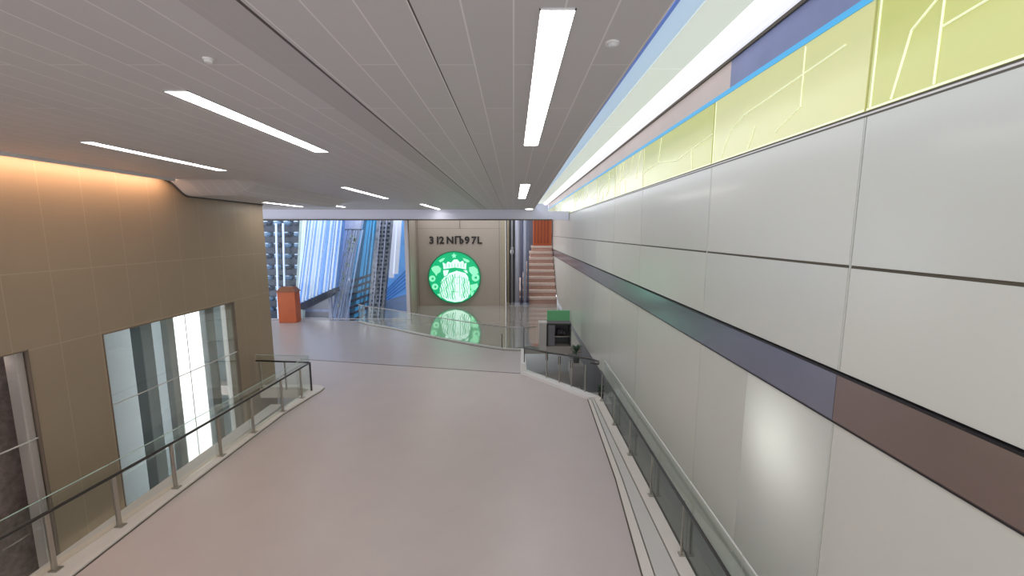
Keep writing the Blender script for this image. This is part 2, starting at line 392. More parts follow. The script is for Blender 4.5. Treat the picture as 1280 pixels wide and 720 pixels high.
tag(MB().box(XR - .03, XR + .04, -5, 41, 8.145, 8.19).build('edge_strip', M['joint_dark']), 'thin dark line between fascia and bright ceiling of the slot', 'strip')
ZT = 8.19
lc = thing('luminous_ceiling', 'glowing white green ceiling panels above the long slot', 'light', (2.6, 15, ZT), kind=None)
for i in range(2, len(joints) - 1):
    MB().box(2.26, 2.82, joints[i] + .01, joints[i + 1] - .01, ZT, ZT + .05).build('panel', mat('lum%d' % i, (.45, .48, .45), .4, emit=(.72, .78, .73), es=.27), lc)
MB().tube([(3.10, -5, ZT + .12), (3.10, 41, ZT + .12)], .26, 14).build('light_tube', mat('tube_m', (.7, .7, .7), .4, emit=(.95, .95, 1), es=.34), lc)
strip('light_strip', 1.94, 2.24, ZT, ZT + .05, (.42, .56, .74), .26, 'pale blue light strip inside the slot beside the grey ceiling', (-5, 41))
strip('light_strip', 1.89, 1.94, ZT - .02, ZT + .05, (.08, .15, .45), .25, 'thin deep blue light line inside the slot', (-5, 41))
strip('light_strip', 1.0, 1.89, ZT, ZT + .05, (.62, .65, .82), .4, 'white light strip nearest the grey ceiling edge', (-5, 41))
mb = MB(); mb.box(.7, XR + .1, -5.6, 41, ZT + .3, ZT + .35)
struct('ceiling', mb, M['ceiling'], 'upper ceiling over the light slot')
mb = MB(); mb.box(2.0, XR - .03, 40.9, 41, 6.3, ZT + .3); mb.box(1.4, XR - .03, 25.75, 26.3, 6.24, 6.75)
struct('trim_5', mb, M['soffit'], 'pale beam closing the slot at the far end')

# ------------------------------------------------------------------ ceiling lights
def ceiling_light(x0, x1, y0, y1, label, z=None, skew=0):
    xm, ym = (x0 + x1) / 2, (y0 + y1) / 2; zz = min(zc(a, b) for a in (x0, x1) for b in (y0, y1)) if z is None else z
    t = thing('ceiling_light', label, 'light', (xm, ym, zz), 'linear recessed ceiling lights')
    MB().hexa([(x0, y0, zz - .006), (x1, y0, zz - .006), (x1 + skew, y1, zz - .006), (x0 + skew, y1, zz - .006)], [(x0, y0, zz + .03), (x1, y0, zz + .03), (x1 + skew, y1, zz + .03), (x0 + skew, y1, zz + .03)]).build('diffuser', M['lamp'], t)
    f = .008; m = MB()
    m.box(x0 - f, x0, y0 - f, y1 + f, zz - .012, zz + .03) if not skew else None
    if not skew: m.box(x1, x1 + f, y0 - f, y1 + f, zz - .012, zz + .03)
    m.box(x0 - f + skew * 0, x1 + f, y0 - f, y0, zz - .012, zz + .03); m.box(x0 - f + skew, x1 + f + skew, y1, y1 + f, zz - .012, zz + .03)
    m.build('frame', M['frame'], t)
ceiling_light(.165, .375, 2.74, 6.74, 'largest bright strip light overhead, right of centre')
ceiling_light(.20, .47, 12.1, 17.2, 'short bright strip light beyond the largest one')
ceiling_light(-3.36, -3.14, 4.22, 7.3, 'long strip light left of the dark ceiling slot')
ceiling_light(-6.52, -6.34, 6.5, 9.46, 'second long strip light, nearer the tan wall')
ceiling_light(-5.24, -5.06, 12.9, 17.2, 'small strip light in the middle distance left of centre')
ceiling_light(-4.56, -4.38, 20.6, 25.4, 'farthest small strip light by the pale soffit beam')
ceiling_light(-8.35, -8.15, 14.05, 16.5, 'strip light beside the far end of the tan wall')
ceiling_light(-9.3, -9.1, 19.2, 23, 'faint strip light beyond the end of the tan wall')
ceiling_light(-4.0, -3.8, -4, -.6, 'strip light behind the camera on the left')
ceiling_light(-.2, .1, -4, -.6, 'strip light behind the camera')
for (x, y, lab) in ((.71, 3.2, 'small round smoke detector beside the largest strip light'), (-2.4, 3.48, 'small round sprinkler cover left of the dark ceiling slot')):
    t = thing('smoke_detector' if x > 0 else 'sprinkler_cover', lab, 'detector', (x, y, ZC))
    MB().tube([(x, y, ZC), (x, y, ZC - .012)], .05 if x > 0 else .04, 20).build('base', M['white'], t)
    MB().tube([(x, y, ZC - .012), (x, y, ZC - .03)], [.035, .02] if x > 0 else [.03, .028], 16).build('sensor', M['frame'] if x > 0 else M['white'], t)
t = thing('downlight', 'small round downlight at the far right of the ceiling by the soffit', 'light', (.9, 24.3, ZC))
MB().tube([(.9, 24.3, ZC), (.9, 24.3, ZC - .05)], .26, 20).build('trim_ring', M['white'], t)
MB().tube([(.9, 24.3, ZC - .05), (.9, 24.3, ZC - .06)], .2, 20).build('bulb', M['lamp'], t)

# ------------------------------------------------------------------ railings
# left railing
gl = [(-7.95, -4), (-7.75, 3), (-7.56, 5.9), (-7.42, 7.1), (-7.32, 8.3), (-7.25, 9.6), (-7.18, 10.8), (-7.12, 12.1), (-7.05, 13.55)]
curb_in = edgeL
curb_out = [(-8.15, -6), (-7.92, 3), (-7.72, 5.9), (-7.56, 7.3), (-7.42, 9), (-7.32, 11), (-7.18, 13.3), (-7.15, 13.95), (-7.6, 14.12), (-9.0, 14.14)]
# curb as one ribbon
mb = MB(); mb.prism_z([p for p in curb_in[:-1]] + [(-9.0, 14.42)] + list(reversed(curb_out)), -.35, .05)
struct('trim_6', mb, M['curb'], 'cream curb strip under the left glass railing', bevel=.01)
mb = MB(); mb.strip_wall(edgeL[:-1], 0, .012, -.025)
struct('trim_7', mb, M['joint_dark'], 'dark line where floor meets the left curb')
rl = thing('glass_railing', 'glass railing with black handrail along the left floor edge, turning to the tan wall', 'railing', (-7.2, 9, .05))
def catmull(P, n=6):
    out = []
    for i in range(len(P) - 1):
        p0 = P[max(i - 1, 0)]; p1 = P[i]; p2 = P[i + 1]; p3 = P[min(i + 2, len(P) - 1)]
        for k in range(n):
            t = k / n
            out.append(tuple(.5 * ((2 * b) + (-a + c) * t + (2 * a - 5 * b + 4 * c - d) * t * t + (-a + 3 * b - 3 * c + d) * t ** 3) for a, b, c, d in zip(p0, p1, p2, p3)))
    out.append(tuple(P[-1])); return out
posts = [(-7.71, 3.6), (-7.63, 4.8), (-7.50, 6.0 + .1), (-7.40, 7.12), (-7.30, 8.3), (-7.23, 9.6), (-7.17, 10.8), (-7.11, 12.15), (-7.06, 13.2)]
seg = [(-7.95, -4), (-7.86, -1), (-7.78, 1.5)] + posts + [(-7.0, 13.8)]
for a, b in zip(seg[:-1], seg[1:]):
    d = math.hypot(b[0] - a[0], b[1] - a[1]); ux, uy = (b[0] - a[0]) / d, (b[1] - a[1]) / d; e = .012
    q = [(a[0] + ux * e, a[1] + uy * e), (b[0] - ux * e, b[1] - uy * e)]
    pn = MB().strip_wall(q, .06, 1.28, .014).build('glass_pane', M['glass'], rl)
    MB().strip_wall([(x, y) for x, y in q], 1.28, 1.294, .014).build('pane_edge', M['glass_edge'], pn)
q = [(-7.02, 13.82), (-8.95, 14.0)]
pn = MB().strip_wall(q, .06, 1.28, .014).build('glass_pane', M['glass'], rl); MB().strip_wall(q, 1.28, 1.294, .014).build('pane_edge', M['glass_edge'], pn)
hr = [(x + .07, y, 1.07) for x, y in seg]; hr[-1] = (-6.96, 13.72, 1.07)
MB().tube(hr, .028, 10).build('handrail', M['black'], rl, smooth=True)
MB().tube([(-6.96, 13.72, 1.07), (-7.05, 13.80, 1.07), (-8.95, 13.98, 1.07)], .028, 10).build('handrail', M['black'], rl, smooth=True)
def post(mbp, mbf, x, y, z0, zt, w=.022):
    mbp.box(x - w, x + w, y - .035, y + .035, z0, zt); mbf.box(x - .05, x + .09, y - .06, y + .06, z0, z0 + .02)
for x, y in posts:
    p, f = MB(), MB(); post(p, f, x + .03, y, .05, 1.04)
    po = p.build('post', M['steel'], rl, bevel=.006); f.build('foot_plate', M['steel'], po)
for x, y in ((-7.0, 13.82), (-7.9, 13.88), (-8.8, 13.96)):
    p = MB().box(x - .02, x + .02, y - .02, y + .02, .05, 1.07).build('post', M['black'] if x > -7.1 else M['steel'], rl)

# right railing: along the floor edge
cr_in = [(2.02, -6), (2.08, 6.03), (2.29, 8.65), (2.46, 13.13)]
cr_a = [(2.20, -6), (2.26, 6.03), (2.42, 8.65), (2.56, 13.1)]
cr_out = [(2.90, -6), (2.90, 6.03), (2.90, 8.65), (2.90, 13.2)]
mb = MB(); mb.prism_z(cr_in + list(reversed(cr_a)), -.35, .03); struct('trim_8', mb, M['curb'], 'cream inner curb strip along the right floor edge')
cr_b = [(x + .02, y) for x, y in cr_a]; cr_c = [(x - .26, y) for x, y in cr_out]; cr_d = [(x + .02, y) for x, y in cr_c]
mb = MB(); mb.prism_z(cr_b + list(reversed(cr_c)), -.35, .05); struct('trim_9', mb, M['curb2'], 'grey green middle curb strip along the right floor edge')
mb = MB(); mb.prism_z(cr_d + list(reversed(cr_out)), -.35, .07); struct('trim_10', mb, M['curb'], 'outer curb strip under the right glass railing')
mb = MB(); mb.prism_z(cr_a + list(reversed(cr_b)), -.35, .0); mb.prism_z(cr_c + list(reversed(cr_d)), -.35, .02); mb.strip_wall(cr_in, 0, .034, .02)
struct('trim_11', mb, M['joint_dark'], 'dark grooves between the right curb strips')
rr = thing('glass_railing', 'glass railing with black handrail between the floor and the frosted wall', 'railing', (2.85, 8, .07))
yy = [-4, -1, 1.6, 3.2, 4.8, 6.4, 8.0, 9.6, 11.2, 12.9]
for a, b in zip(yy[:-1], yy[1:]):
    pn = MB().box(2.91, 2.925, a + .01, b - .01, -.1, 1.40).build('glass_pane', M['glass'], rr)
    MB().box(2.912, 2.922, a + .01, b - .01, 1.40, 1.425).build('pane_edge', mat('bright_edge', (.8, .82, .78), .2), pn)
MB().tube([(2.80, y, 1.07) for y in (-4, 0, 6, 11.7)] + [(2.80, 12.95, 1.07)], .026, 10).build('handrail', M['black'], rr, smooth=True)
for y in yy[2:]:
    p, f = MB(), MB(); p.box(2.835, 2.862, y - .02, y + .02, .07, 1.06); f.box(2.80, 2.90, y - .05, y + .05, .07, .09)
    po = p.build('post', M['steel'], rr); f.build('foot_plate', M['steel'], po)

# diagonal piece
dg = [(.27, 15.7), (2.46, 13.13)]
mb = MB(); mb.prism_z([(.27, 15.7), (2.46, 13.13), (2.86, 13.2), (2.6, 13.5), (.52, 15.92), (.50, 18.9), (.34, 18.9)], -.35, .10)
struct('trim_12', mb, M['white'], 'white diagonal curb under the far right railing')
mb = MB(); mb.box(.30, .46, 15.68, 15.9, 0, .42); struct('trim_13', mb, M['white'], 'white upright end block of the diagonal curb')
rd = thing('glass_railing', 'short diagonal glass railing with dark handrail at the far right corner', 'railing', (1.5, 14.5, .1))
A, B = (.42, 15.85), (2.66, 13.35)
for k in range(3):
    a = [A[i] + (B[i] - A[i]) * (k / 3 + .005) for i in (0, 1)]; b = [A[i] + (B[i] - A[i]) * ((k + 1) / 3 - .005) for i in (0, 1)]
    MB().strip_wall([a, b], .1, 1.2, .014).build('glass_pane', M['glass'], rd)
MB().tube([(.42, 15.6, 1.07), (1.3, 14.95, 1.07), (2.19, 14.5, 1.07), (2.7, 14.3, 1.05), (2.95, 13.95, 1.05), (2.88, 13.65, 1.06), (2.62, 13.75, 1.07)], .035, 10).build('handrail', mat('rail_dark', (.06, .055, .05), .3), rd, smooth=True)
for t_ in (.0, .36, .55, .72, .9):
    x, y = A[0] + (B[0] - A[0]) * t_, A[1] + (B[1] - A[1]) * t_
    MB().tube([(x, y, .1), (x, y, 1.05)], .022 if t_ else .018, 8).build('post', M['steel'] if t_ else M['black'], rd)
    if .2 < t_ < .8: MB().tube([(x + .01, y + .1, .75), (x + .01, y + .1, 1.04)], .045, 8).build('bracket', M['dark'], rd)

# curved far railing
mb = MB(); co = offset(curve, -.14)
for i in range(len(curve) - 1): mb.prism_z([curve[i], curve[i + 1], co[i + 1], co[i]], -.35, .07)
struct('trim_14', mb, M['curb2'], 'pale curb following the curved far edge of the floor')
mb = MB().strip_wall(offset(curve, .03), 0, .012, .05); struct('trim_15', mb, M['joint_dark'], 'dark line along the curved far floor edge')
rc = thing('glass_railing', 'long curved glass railing in front of the round green sign', 'railing', (-4, 21.5, .07))
gc = catmull(offset(curve, -.07), 4)
for s in range(0, len(gc) - 1, 4):
    q = gc[s:s + 5]
    pn = MB().strip_wall(q, .07, 1.08, .016).build('glass_pane', M['glass'], rc); MB().strip_wall(q, 1.08, 1.12, .03).build('pane_edge', mat('rail_cap', (.35, .34, .33), .3, .6), pn)
ex = [(.5, 18.95), (1.08, 19.1)]
MB().strip_wall(ex, .0, 1.08, .016).build('glass_pane', M['glass'], rc); MB().strip_wall(ex, 1.08, 1.12, .03).build('handrail', M['steel'], rc)
MB().box(.46, .50, 18.85, 18.9, .1, 1.1).build('post', M['dark'], rc)
for x, y in ((-.55, 19.12),): MB().box(x - .02, x + .02, y, y + .04, .0, .75).build('post', M['dark'], rc)

# objects to the right of the landing
t = thing('stone_pier', 'short light grey pier at the right end of the curved railing', 'pillar', (1.3, 19.2, -.02))
MB().box(1.2, 1.54, 19.0, 19.4, -.02, 1.28).build('shaft', mat('pier_grey', (.42, .40, .38), .4), t, bevel=.01); MB().box(1.18, 1.56, 18.98, 19.42, 1.28, 1.33).build('cap', M['curb2'], t)
t = thing('cabinet', 'dark open cabinet standing behind the short grey pier', 'cabinet', (2.2, 20.1, -.02))
cb = MB(); cb.box(1.6, 1.66, 19.75, 20.4, -.02, 1.05); cb.box(2.74, 2.8, 19.75, 20.4, -.02, 1.05); cb.box(1.6, 2.8, 19.75, 20.4, 1.05, 1.11); cb.box(1.6, 2.8, 20.34, 20.4, -.02, 1.05)
cb.build('body', M['dark'], t); MB().box(1.68, 2.0, 19.73, 19.76, .0, 1.03).build('door', mat('cab_door', (.18, .17, .18), .3), t)
MB().box(2.02, 2.74, 19.8, 20.34, .42, .46).build('shelf', M['steel'], t)
o = MB(); [o.ball((2.22 + .14 * (k % 3), 20.0, .572 + .1 * (k // 3)), (.11, .10, .11)) for k in range(5)]
tag(o.build('dark_bundle', mat('bundle', (.03, .025, .03), .6), smooth=True), 'round dark bundle on the shelf of the dark cabinet', 'bundle')
t = thing('light_box', 'green glowing light box behind the dark cabinet under the frosted wall', 'light', (2.6, 24.5, -.02))
MB().box(2.0, 3.35, 24.4, 24.6, .05, .85).build('face', mat('green_glow', (.12, .34, .16), .4, emit=(.10, .4, .18), es=.06), t); MB().box(1.95, 3.38, 24.38, 24.66, -.02, .05).build('base', M['dark'], t)

# plants in the gap
leaf = mat('leaf', (.035, .09, .045), .5, vary=.4, vscale=8)
def plant(x, y, z, s, lab):
    t = thing('potted_plant', lab, 'plant', (x, y, z))
    MB().tube([(x, y, z), (x, y, z + .35 * s)], [.14 * s, .19 * s], 14).build('pot', M['dark'], t)
    MB().tube([(x, y, z + .3 * s), (x + .02, y, z + .7 * s)], .02 * s, 6).build('stem', leaf, t)
    f = MB()
    for k in range(34):
        a = random.uniform(0, 2 * pi); e = random.uniform(.1, 1.3); L = s * random.uniform(.28, .5); cx, cy, cz = x, y, z + s * random.uniform(.4, .75)
        d = (cos(a) * cos(e), sin(a) * cos(e), sin(e)); w = (-sin(a) * .055 * s, cos(a) * .055 * s, 0)
        p0 = (cx, cy, cz); m1 = tuple(cx * 0 + c + dd * L * .5 for c, dd in zip(p0, d)); p2 = tuple(c + dd * L for c, dd in zip(p0, d)); p2 = (p2[0], p2[1], p2[2] - .08 * s)
        n = len(f.v); f.v += [p0, tuple(a_ + b_ for a_, b_ in zip(m1, w)), p2, tuple(a_ - b_ for a_, b_ in zip(m1, w)), (m1[0], m1[1], m1[2] - .02)]
        f.f += [(n, n + 1, n + 4), (n + 1, n + 2, n + 4), (n + 2, n + 3, n + 4), (n + 3, n, n + 4)]
    f.build('foliage', leaf, t)
for (x, y, z0, s, lab) in ((3.05, 13.9, -.25, .5, 'dark green plant in the gap beside the frosted wall, nearer one'), (2.78, 17.9, -.25, .85, 'dark green plant beyond the diagonal railing, farther one')):
    pl = MB().box(x - .3, x + .27, y - .5, y + .5, z0 - .5, z0).build('ledge_block', M['grey_floor']); tag(pl, 'grey ledge block under the ' + ('nearer' if y < 15 else 'farther') + ' dark green plant', 'ledge'); pl.name = 'ledge_block'
    MB().box(x - .25, x + .22, y - .45, y + .45, z0 - 3.85, z0 - .5).build('support', M['grey_floor'], pl)
    plant(x, y, z0, s, lab)
# dark recess floor right of the railing
mb = MB(); mb.box(2.92, XR + .85, -5.6, 13.05, -1.3, -1.2); struct('floor', mb, mat('recess', (.17, .14, .13), .4, vary=.15), 'brown grey recess floor below the frosted wall')
mb = MB(); mb.box(.55, 2.9, 14.0, 19.3, -1.3, -1.2) ; struct('floor', mb, mat('well', (.30, .27, .25), .45, vary=.15), 'grey sunken floor behind the diagonal railing')

# ------------------------------------------------------------------ sign wall
YS = 31.0
mb = MB(); mb.box(-7.55, -7.18, YS + .02, YS + .5, -.02, 6.6); mb.box(-.95, -.6, YS + .02, YS + .5, -.02, 6.6)
struct('trim_16', mb, mat('tan_edge', (.40, .34, .24), .45, vary=.1), 'narrow olive tan strips flanking the sign wall')
mb = MB(); mb.box(-7.18, -.95, YS, YS + .4, -.02, 6.6)
wmat = lined_mat('sign_wall', (.40, .335, .275), (.20, .16, .13), .42, 0, [-7.10, -1.06], .02, 2, [5.75], .012, vary=.05)
struct('wall_far', mb, wmat, 'tan sign wall at the far end')
mb = MB(); mb.box(-3.98, -3.94, YS - .02, YS, 5.75, 6.4); struct('trim_17', mb, M['joint_dark'], 'short dark vertical seam above the black lettering')

cxs, czs, R = -4.41, 2.13, 1.96
sg = thing('round_sign', 'large round glowing green and white sign on the tan wall', 'sign', (cxs, YS - .15, czs))
def disc(r0, r1, y0, y1, n=64):
    m = MB()
    for i in range(n):
        a, b = 2 * pi * i / n, 2 * pi * (i + 1) / n
        p = [(cxs + r0 * cos(a), czs + r0 * sin(a)), (cxs + r1 * cos(a), czs + r1 * sin(a)), (cxs + r1 * cos(b), czs + r1 * sin(b)), (cxs + r0 * cos(b), czs + r0 * sin(b))]
        m.prism_y(p, y0, y1)
    return m
G1 = mat('sign_green', (.0, .20, .08), .4, emit=(.0, .38, .15), es=.5, vary=.3, vscale=3)
G0 = mat('sign_rim', (.0, .10, .04), .4, emit=(.0, .13, .05), es=.3)
G2 = mat('sign_mint', (.2, .6, .35), .4, emit=(.28, .95, .5), es=.42)
G3 = mat('sign_white', (.45, .7, .58), .4, emit=(.64, 1, .82), es=.48)
disc(R * .965, R, YS - .20, YS).build('rim', G0, sg)
m = MB(); m.prism_y([(cxs + R * .97 * cos(2 * pi * i / 64), czs + R * .97 * sin(2 * pi * i / 64)) for i in range(64)], YS - .14, YS); m.build('face', G1, sg)
def N(x, y): return (cxs + (x - 390) / 335 * R, czs + (355 - y) / 335 * R)
def poly(pts, y0, y1): return MB().prism_y([N(*p) for p in pts], y0, y1)
def circ(x, y, r, n=18, sx=1, sy=1): return [(x + r * sx * cos(2 * pi * i / n), y - r * sy * sin(2 * pi * i / n)) for i in range(n)]
# figure: hair and shoulders
poly([(200, 590), (205, 470), (215, 400), (262, 350), (300, 330), (325, 300), (420, 268), (530, 298), (560, 340), (582, 430), (585, 560), (560, 612), (480, 660), (390, 672), (290, 650)], YS - .18, YS - .12).build('figure', G3, sg)
hair = MB()
for k in range(15):
    x = 218 + k * 24.5
    if abs(x - 430) < 40: continue
    top = 300 + abs(x - 400) * .45; pts = []
    for j in range(9):
        t_ = j / 8; pts.append((x + 9 * sin(j * 1.7 + k), top + (600 + 45 * (1 - abs(x - 395) / 190) - top) * t_))
    hair.tube([(N(*p)[0], YS - .185, N(*p)[1]) for p in pts], .024 if k % 3 else .042, 6)
hair.build('hair_strands', G1, sg)
fm = MB()
for a, b in (((390, 350), (412, 350)), ((432, 350), (452, 350)), ((408, 428), (436, 428)), ((455, 320), (457, 600)), ((340, 535), (440, 540))):
    fm.tube([(N(*a)[0], YS - .186, N(*a)[1]), (N(*b)[0], YS - .186, N(*b)[1])], .022, 6)
fm.tube([(N(422, 350)[0], YS - .186, N(422, 350)[1]), (N(420, 400)[0], YS - .186, N(420, 400)[1])], .015, 6)
fm.build('face_lines', G1, sg)
# crown
poly([(255, 245), (245, 160), (285, 185), (310, 150), (350, 165), (390, 125), (430, 125), (460, 160), (500, 140), (520, 180), (545, 165), (540, 250), (470, 235), (400, 225), (330, 235)], YS - .18, YS - .12).build('crown', G3, sg)
cr = MB()
for k in range(7): cr.tube([(N(285 + 38 * k, 175)[0], YS - .185, N(285 + 38 * k, 175)[1]), (N(290 + 37 * k, 222)[0], YS - .185, N(290 + 37 * k, 222)[1])], .02, 6)
cr.build('crown_lines', G1, sg)
poly([(250, 300), (250, 262), (320, 258), (300, 320), (262, 340)], YS - .18, YS - .12).build('hair_lock', G3, sg)
poly([(505, 262), (550, 262), (560, 300), (540, 290)], YS - .18, YS - .12).build('hair_lock', G3, sg)
star = [(390 + (34 if k % 2 == 0 else 17) * sin(pi * k / 5), 78 - (34 if k % 2 == 0 else 17) * cos(pi * k / 5)) for k in range(10)]
poly(star, YS - .18, YS - .12).build('star', G2, sg)
for pts in ([(100, 235), (135, 208), (190, 205), (222, 240), (210, 285), (175, 305), (160, 335), (140, 300), (112, 270)], [(580, 222), (640, 212), (680, 245), (695, 295), (660, 320), (615, 318), (580, 275)],
            [(195, 140), (240, 110), (275, 105), (250, 140), (215, 160)], [(500, 105), (560, 125), (590, 150), (560, 162), (515, 140)], [(590, 450), (680, 430), (690, 470), (650, 520), (600, 505)], [(165, 570), (205, 560), (215, 620)], [(590, 560), (635, 545), (610, 600)]):
    poly(pts, YS - .175, YS - .12).build('tail', G2, sg)
for (x, y, r) in ((108, 368, 40), (140, 472, 40), (658, 355, 48), (612, 535, 22)):
    t_ = poly(circ(x, y, r), YS - .175, YS - .12).build('tail', G2, sg)
    poly(circ(x + 5, y, r * .35), YS - .19, YS - .12).build('scale_ring', G1, t_)

# black lettering, one child per character
lt = thing('wall_lettering', 'black raised lettering above the round green sign', 'lettering', (-4.27, YS - .04, 4.66))
chars = [('3', -6.25), ('I', -5.70), ('2', -5.50), ('N', -4.98), ('П', -4.38), ('›', -3.90), ('9', -3.62), ('7', -3.12), ('L', -2.70)]
dg_ = bpy.context.evaluated_depsgraph_get()
for ch, x in chars:
    cu = bpy.data.curves.new('glyph', 'FONT'); cu.body = ch; cu.size = .72; cu.extrude = .03; cu.offset = .024
    to = bpy.data.objects.new('glyph', cu); COL.objects.link(to); bpy.context.view_layer.update()
    me = bpy.data.meshes.new_from_object(to.evaluated_get(bpy.context.evaluated_depsgraph_get())); bpy.data.objects.remove(to)
    me.materials.clear(); me.materials.append(mat('lettering', (.02, .017, .012), .5) if 'lettering' not in bpy.data.materials else bpy.data.materials['lettering'])
    o = bpy.data.objects.new('letter', me); COL.objects.link(o); o.parent = lt
    o.location = (x + 4.27, 0, 0); o.rotation_euler = (pi / 2, 0, 0)

# ------------------------------------------------------------------ right of the sign wall
mb = MB(); mb.box(-.6, .12, YS + 1.2, YS + 1.4, -.02, 6.6); struct('wall_recess', mb, M['dark'], 'dark recess right of the sign wall')
for k, (x, w, c, z1, lab) in enumerate(((-.42, .07, (.35, .28, .18), 6.5, 'thin tan post in the dark recess'), (-.12, .05, (.3, .3, .32), 6.5, 'thin grey post in the dark recess'), (.28, .17, (.42, .42, .50), 6.5, 'widest pale lilac column right of the dark recess'), (.62, .08, (.10, .11, .18), 6.5, 'dark blue slim column between the lilac ones'), (.86, .12, (.36, .38, .47), 6.5, 'second pale lilac column, nearer the terraced steps'), (1.1, .08, (.12, .13, .20), 6.5, 'dark slim column touching the terraced steps'))):
    t = thing('slim_column', lab, 'column', (x, YS + .6, -.02))
    m_ = mat('col%d' % k, c, .4)
    MB().tube([(x, YS + .6, 0), (x, YS + .6, z1)], w, 14).build('shaft', m_, t, smooth=True); MB().box(x - w - .03, x + w + .03, YS + .5 - w, YS + .7 + w, -.02, .12).build('base', m_, t)
for k in range(6):
    x = -.45 + .22 * (k % 3); z = .15 + .72 * (k // 1) 
st = thing('statue', 'small white figure ornament high in the dark recess', 'ornament', (-.12, YS + .9, 4.0))
MB().ball((-.12, YS + .9, 4.0), (.14, .1, .2)).build('body', M['white'], st, smooth=True); MB().ball((-.10, YS + .9, 4.28), .1).build('head', M['white'], st, smooth=True); MB().box(-.3, .1, YS + .8, YS + 1.25, 3.74, 3.8).build('shelf', M['dark'], st)
mb = MB(); mb.box(-.6, 3.38, 38.2, 38.4, -.02, 7.1); struct('wall_beyond', mb, mat('wall_beyond', (.16, .16, .20), .5, vary=.2), 'dark lilac wall behind the terraced steps')
# terraced steps
ts = thing('terraced_steps', 'pink beige terraced steps climbing at the far right', 'stairs', (1.6, 33, -.02))
brickm = mat('brick_riser', (.46, .27, .21), .7, vary=.25, vscale=6); tread = mat('tread', (.60, .47, .40), .6, vary=.1)
for k in range(9):
    z0 = .48 * k; y0 = YS + .9 + .55 * k; x0 = .25 + .17 * k
    MB().box(x0, 3.35, y0, YS + 6.3, z0 - .02 if k == 0 else z0, z0 + .30).build('riser', brickm, ts)
    MB().box(x0 - .06, 3.36, y0 - .05, YS + 6.3, z0 + .30, z0 + .48).build('tread', tread, ts)
t = thing('orange_kiosk', 'burnt orange block at the top of the terraced steps', 'kiosk', (2.6, 37.5, 4.3))
MB().box(1.72, 3.3, 36.5, 37.2, 4.34, 7.1).build('body', M['orange'], t); 
m = MB(); [m.box(1.78 + .28 * k, 1.92 + .28 * k, 36.44, 36.5, 4.5, 6.9) for k in range(5)]; m.build('rib', mat('dark_orange', (.28, .05, .015), .5), t)

# ------------------------------------------------------------------ far window wall and the leaning facades outside
YG = 25.95
w3 = thing('window_3', 'wide far window wall filled with blue leaning towers', 'window', (-13, YG, 0), kind='structure')
MB().box(-20, -6.75, YG, YG + .02, .0, 6.24).build('pane', glass_mat('far_glass', (.96, .98, 1), .35, 0, .01), w3)
f = MB(); f.box(-6.75, -6.55, YG - .06, YG + .1, 0, 6.24); f.box(-20, -6.75, YG - .03, YG + .05, 0, .05); f.build('window_frame', mat('wf3', (.6, .57, .6), .4), w3)
mb = MB(); mb.prism_z([(-6.62, 26.06), (-6.5, 26.06), (-7.2, 30.98), (-7.32, 30.98)], -.02, 6.6); struct('wall_reveal', mb, M['tan'], 'tan side wall between window and sign wall')
YF = 28.0
def W(px, py, d=None):
    d = YF if d is None else d     # helper used only to lay the facade outlines out at their distance
    return ((px - 642) * 1.0 / 519.9 * d, H - (py - 290.6) / 519.9 * d * 1.0)
def facade(name, lab, outline, y, th, m, group=None):
    t = thing(name, lab, 'tower', (sum(p[0] for p in outline) / len(outline), y, min(p[1] for p in outline)), group)
    MB().prism_y(outline, y, y + th).build('wall', m, t); return t
blue = mat('tower_blue', (.06, .19, .50), .3, emit=(.05, .2, .55), es=.12, vary=.35, vscale=1.5); paleblue = mat('tower_pale', (.50, .62, .88), .3, vary=.2, vscale=1.2)  # faint emission added to tower colours, making up for dim daylight
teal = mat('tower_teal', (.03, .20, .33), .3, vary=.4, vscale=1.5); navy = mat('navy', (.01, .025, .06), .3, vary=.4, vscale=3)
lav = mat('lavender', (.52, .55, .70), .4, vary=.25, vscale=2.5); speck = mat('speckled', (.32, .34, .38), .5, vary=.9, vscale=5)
whit = mat('louvre_white', (.74, .84, .97), .3, emit=(.7, .85, 1), es=.13); greenish = mat('pale_green', (.42, .50, .45), .4, vary=.3, vscale=3)  # white louvres also glow slightly in place of daylight
def slats(t, name, a0, a1, b0, b1, n, y, w, m, jitter=0):
    """n ribs running from the top edge a0..a1 to the bottom edge b0..b1"""
    mm = MB()
    for k in range(n):
        u = (k + .5) / n + random.uniform(-jitter, jitter) / n
        ax, az = a0[0] + (a1[0] - a0[0]) * u, a0[1] + (a1[1] - a0[1]) * u; bx, bz = b0[0] + (b1[0] - b0[0]) * u, b0[1] + (b1[1] - b0[1]) * u
        mm.hexa([(bx - w, y, bz), (bx + w, y, bz), (bx + w, y - .12, bz), (bx - w, y - .12, bz)], [(ax - w, y, az), (ax + w, y, az), (ax + w, y - .12, az), (ax - w, y - .12, az)])
    return mm.build(name, m, t)
YF = 30.2
# dark pod tower
t = facade('pod_tower', 'dark navy tower with rows of glossy round pods at the left', [W(318, 268), W(382, 268), W(372, 404), W(318, 404)], YF, .4, navy)
pod = mat('pod', (.12, .22, .34), .12, .3); pods = mat('pod_pale', (.55, .68, .82), .15)
for r in range(9):
    for c in range(4):
        x, z = W(337 + 12.5 * c - r * .6, 280 + 13.5 * r, YF - .2)
        o = MB().ball((x, YF - .12, z), (.30, .28, .20), 12, 8).build('pod', pod if (r + c) % 3 else navy, t, smooth=True)
        MB().ball((x - .02, YF - .32, z + .13), (.18, .10, .05), 8, 5).build('pod_cap', pods, o, smooth=True)
slats(t, 'stem', W(349, 280), W(366, 280), W(343, 398), W(360, 398), 2, YF - .42, .045, whit)
YF = 29.3
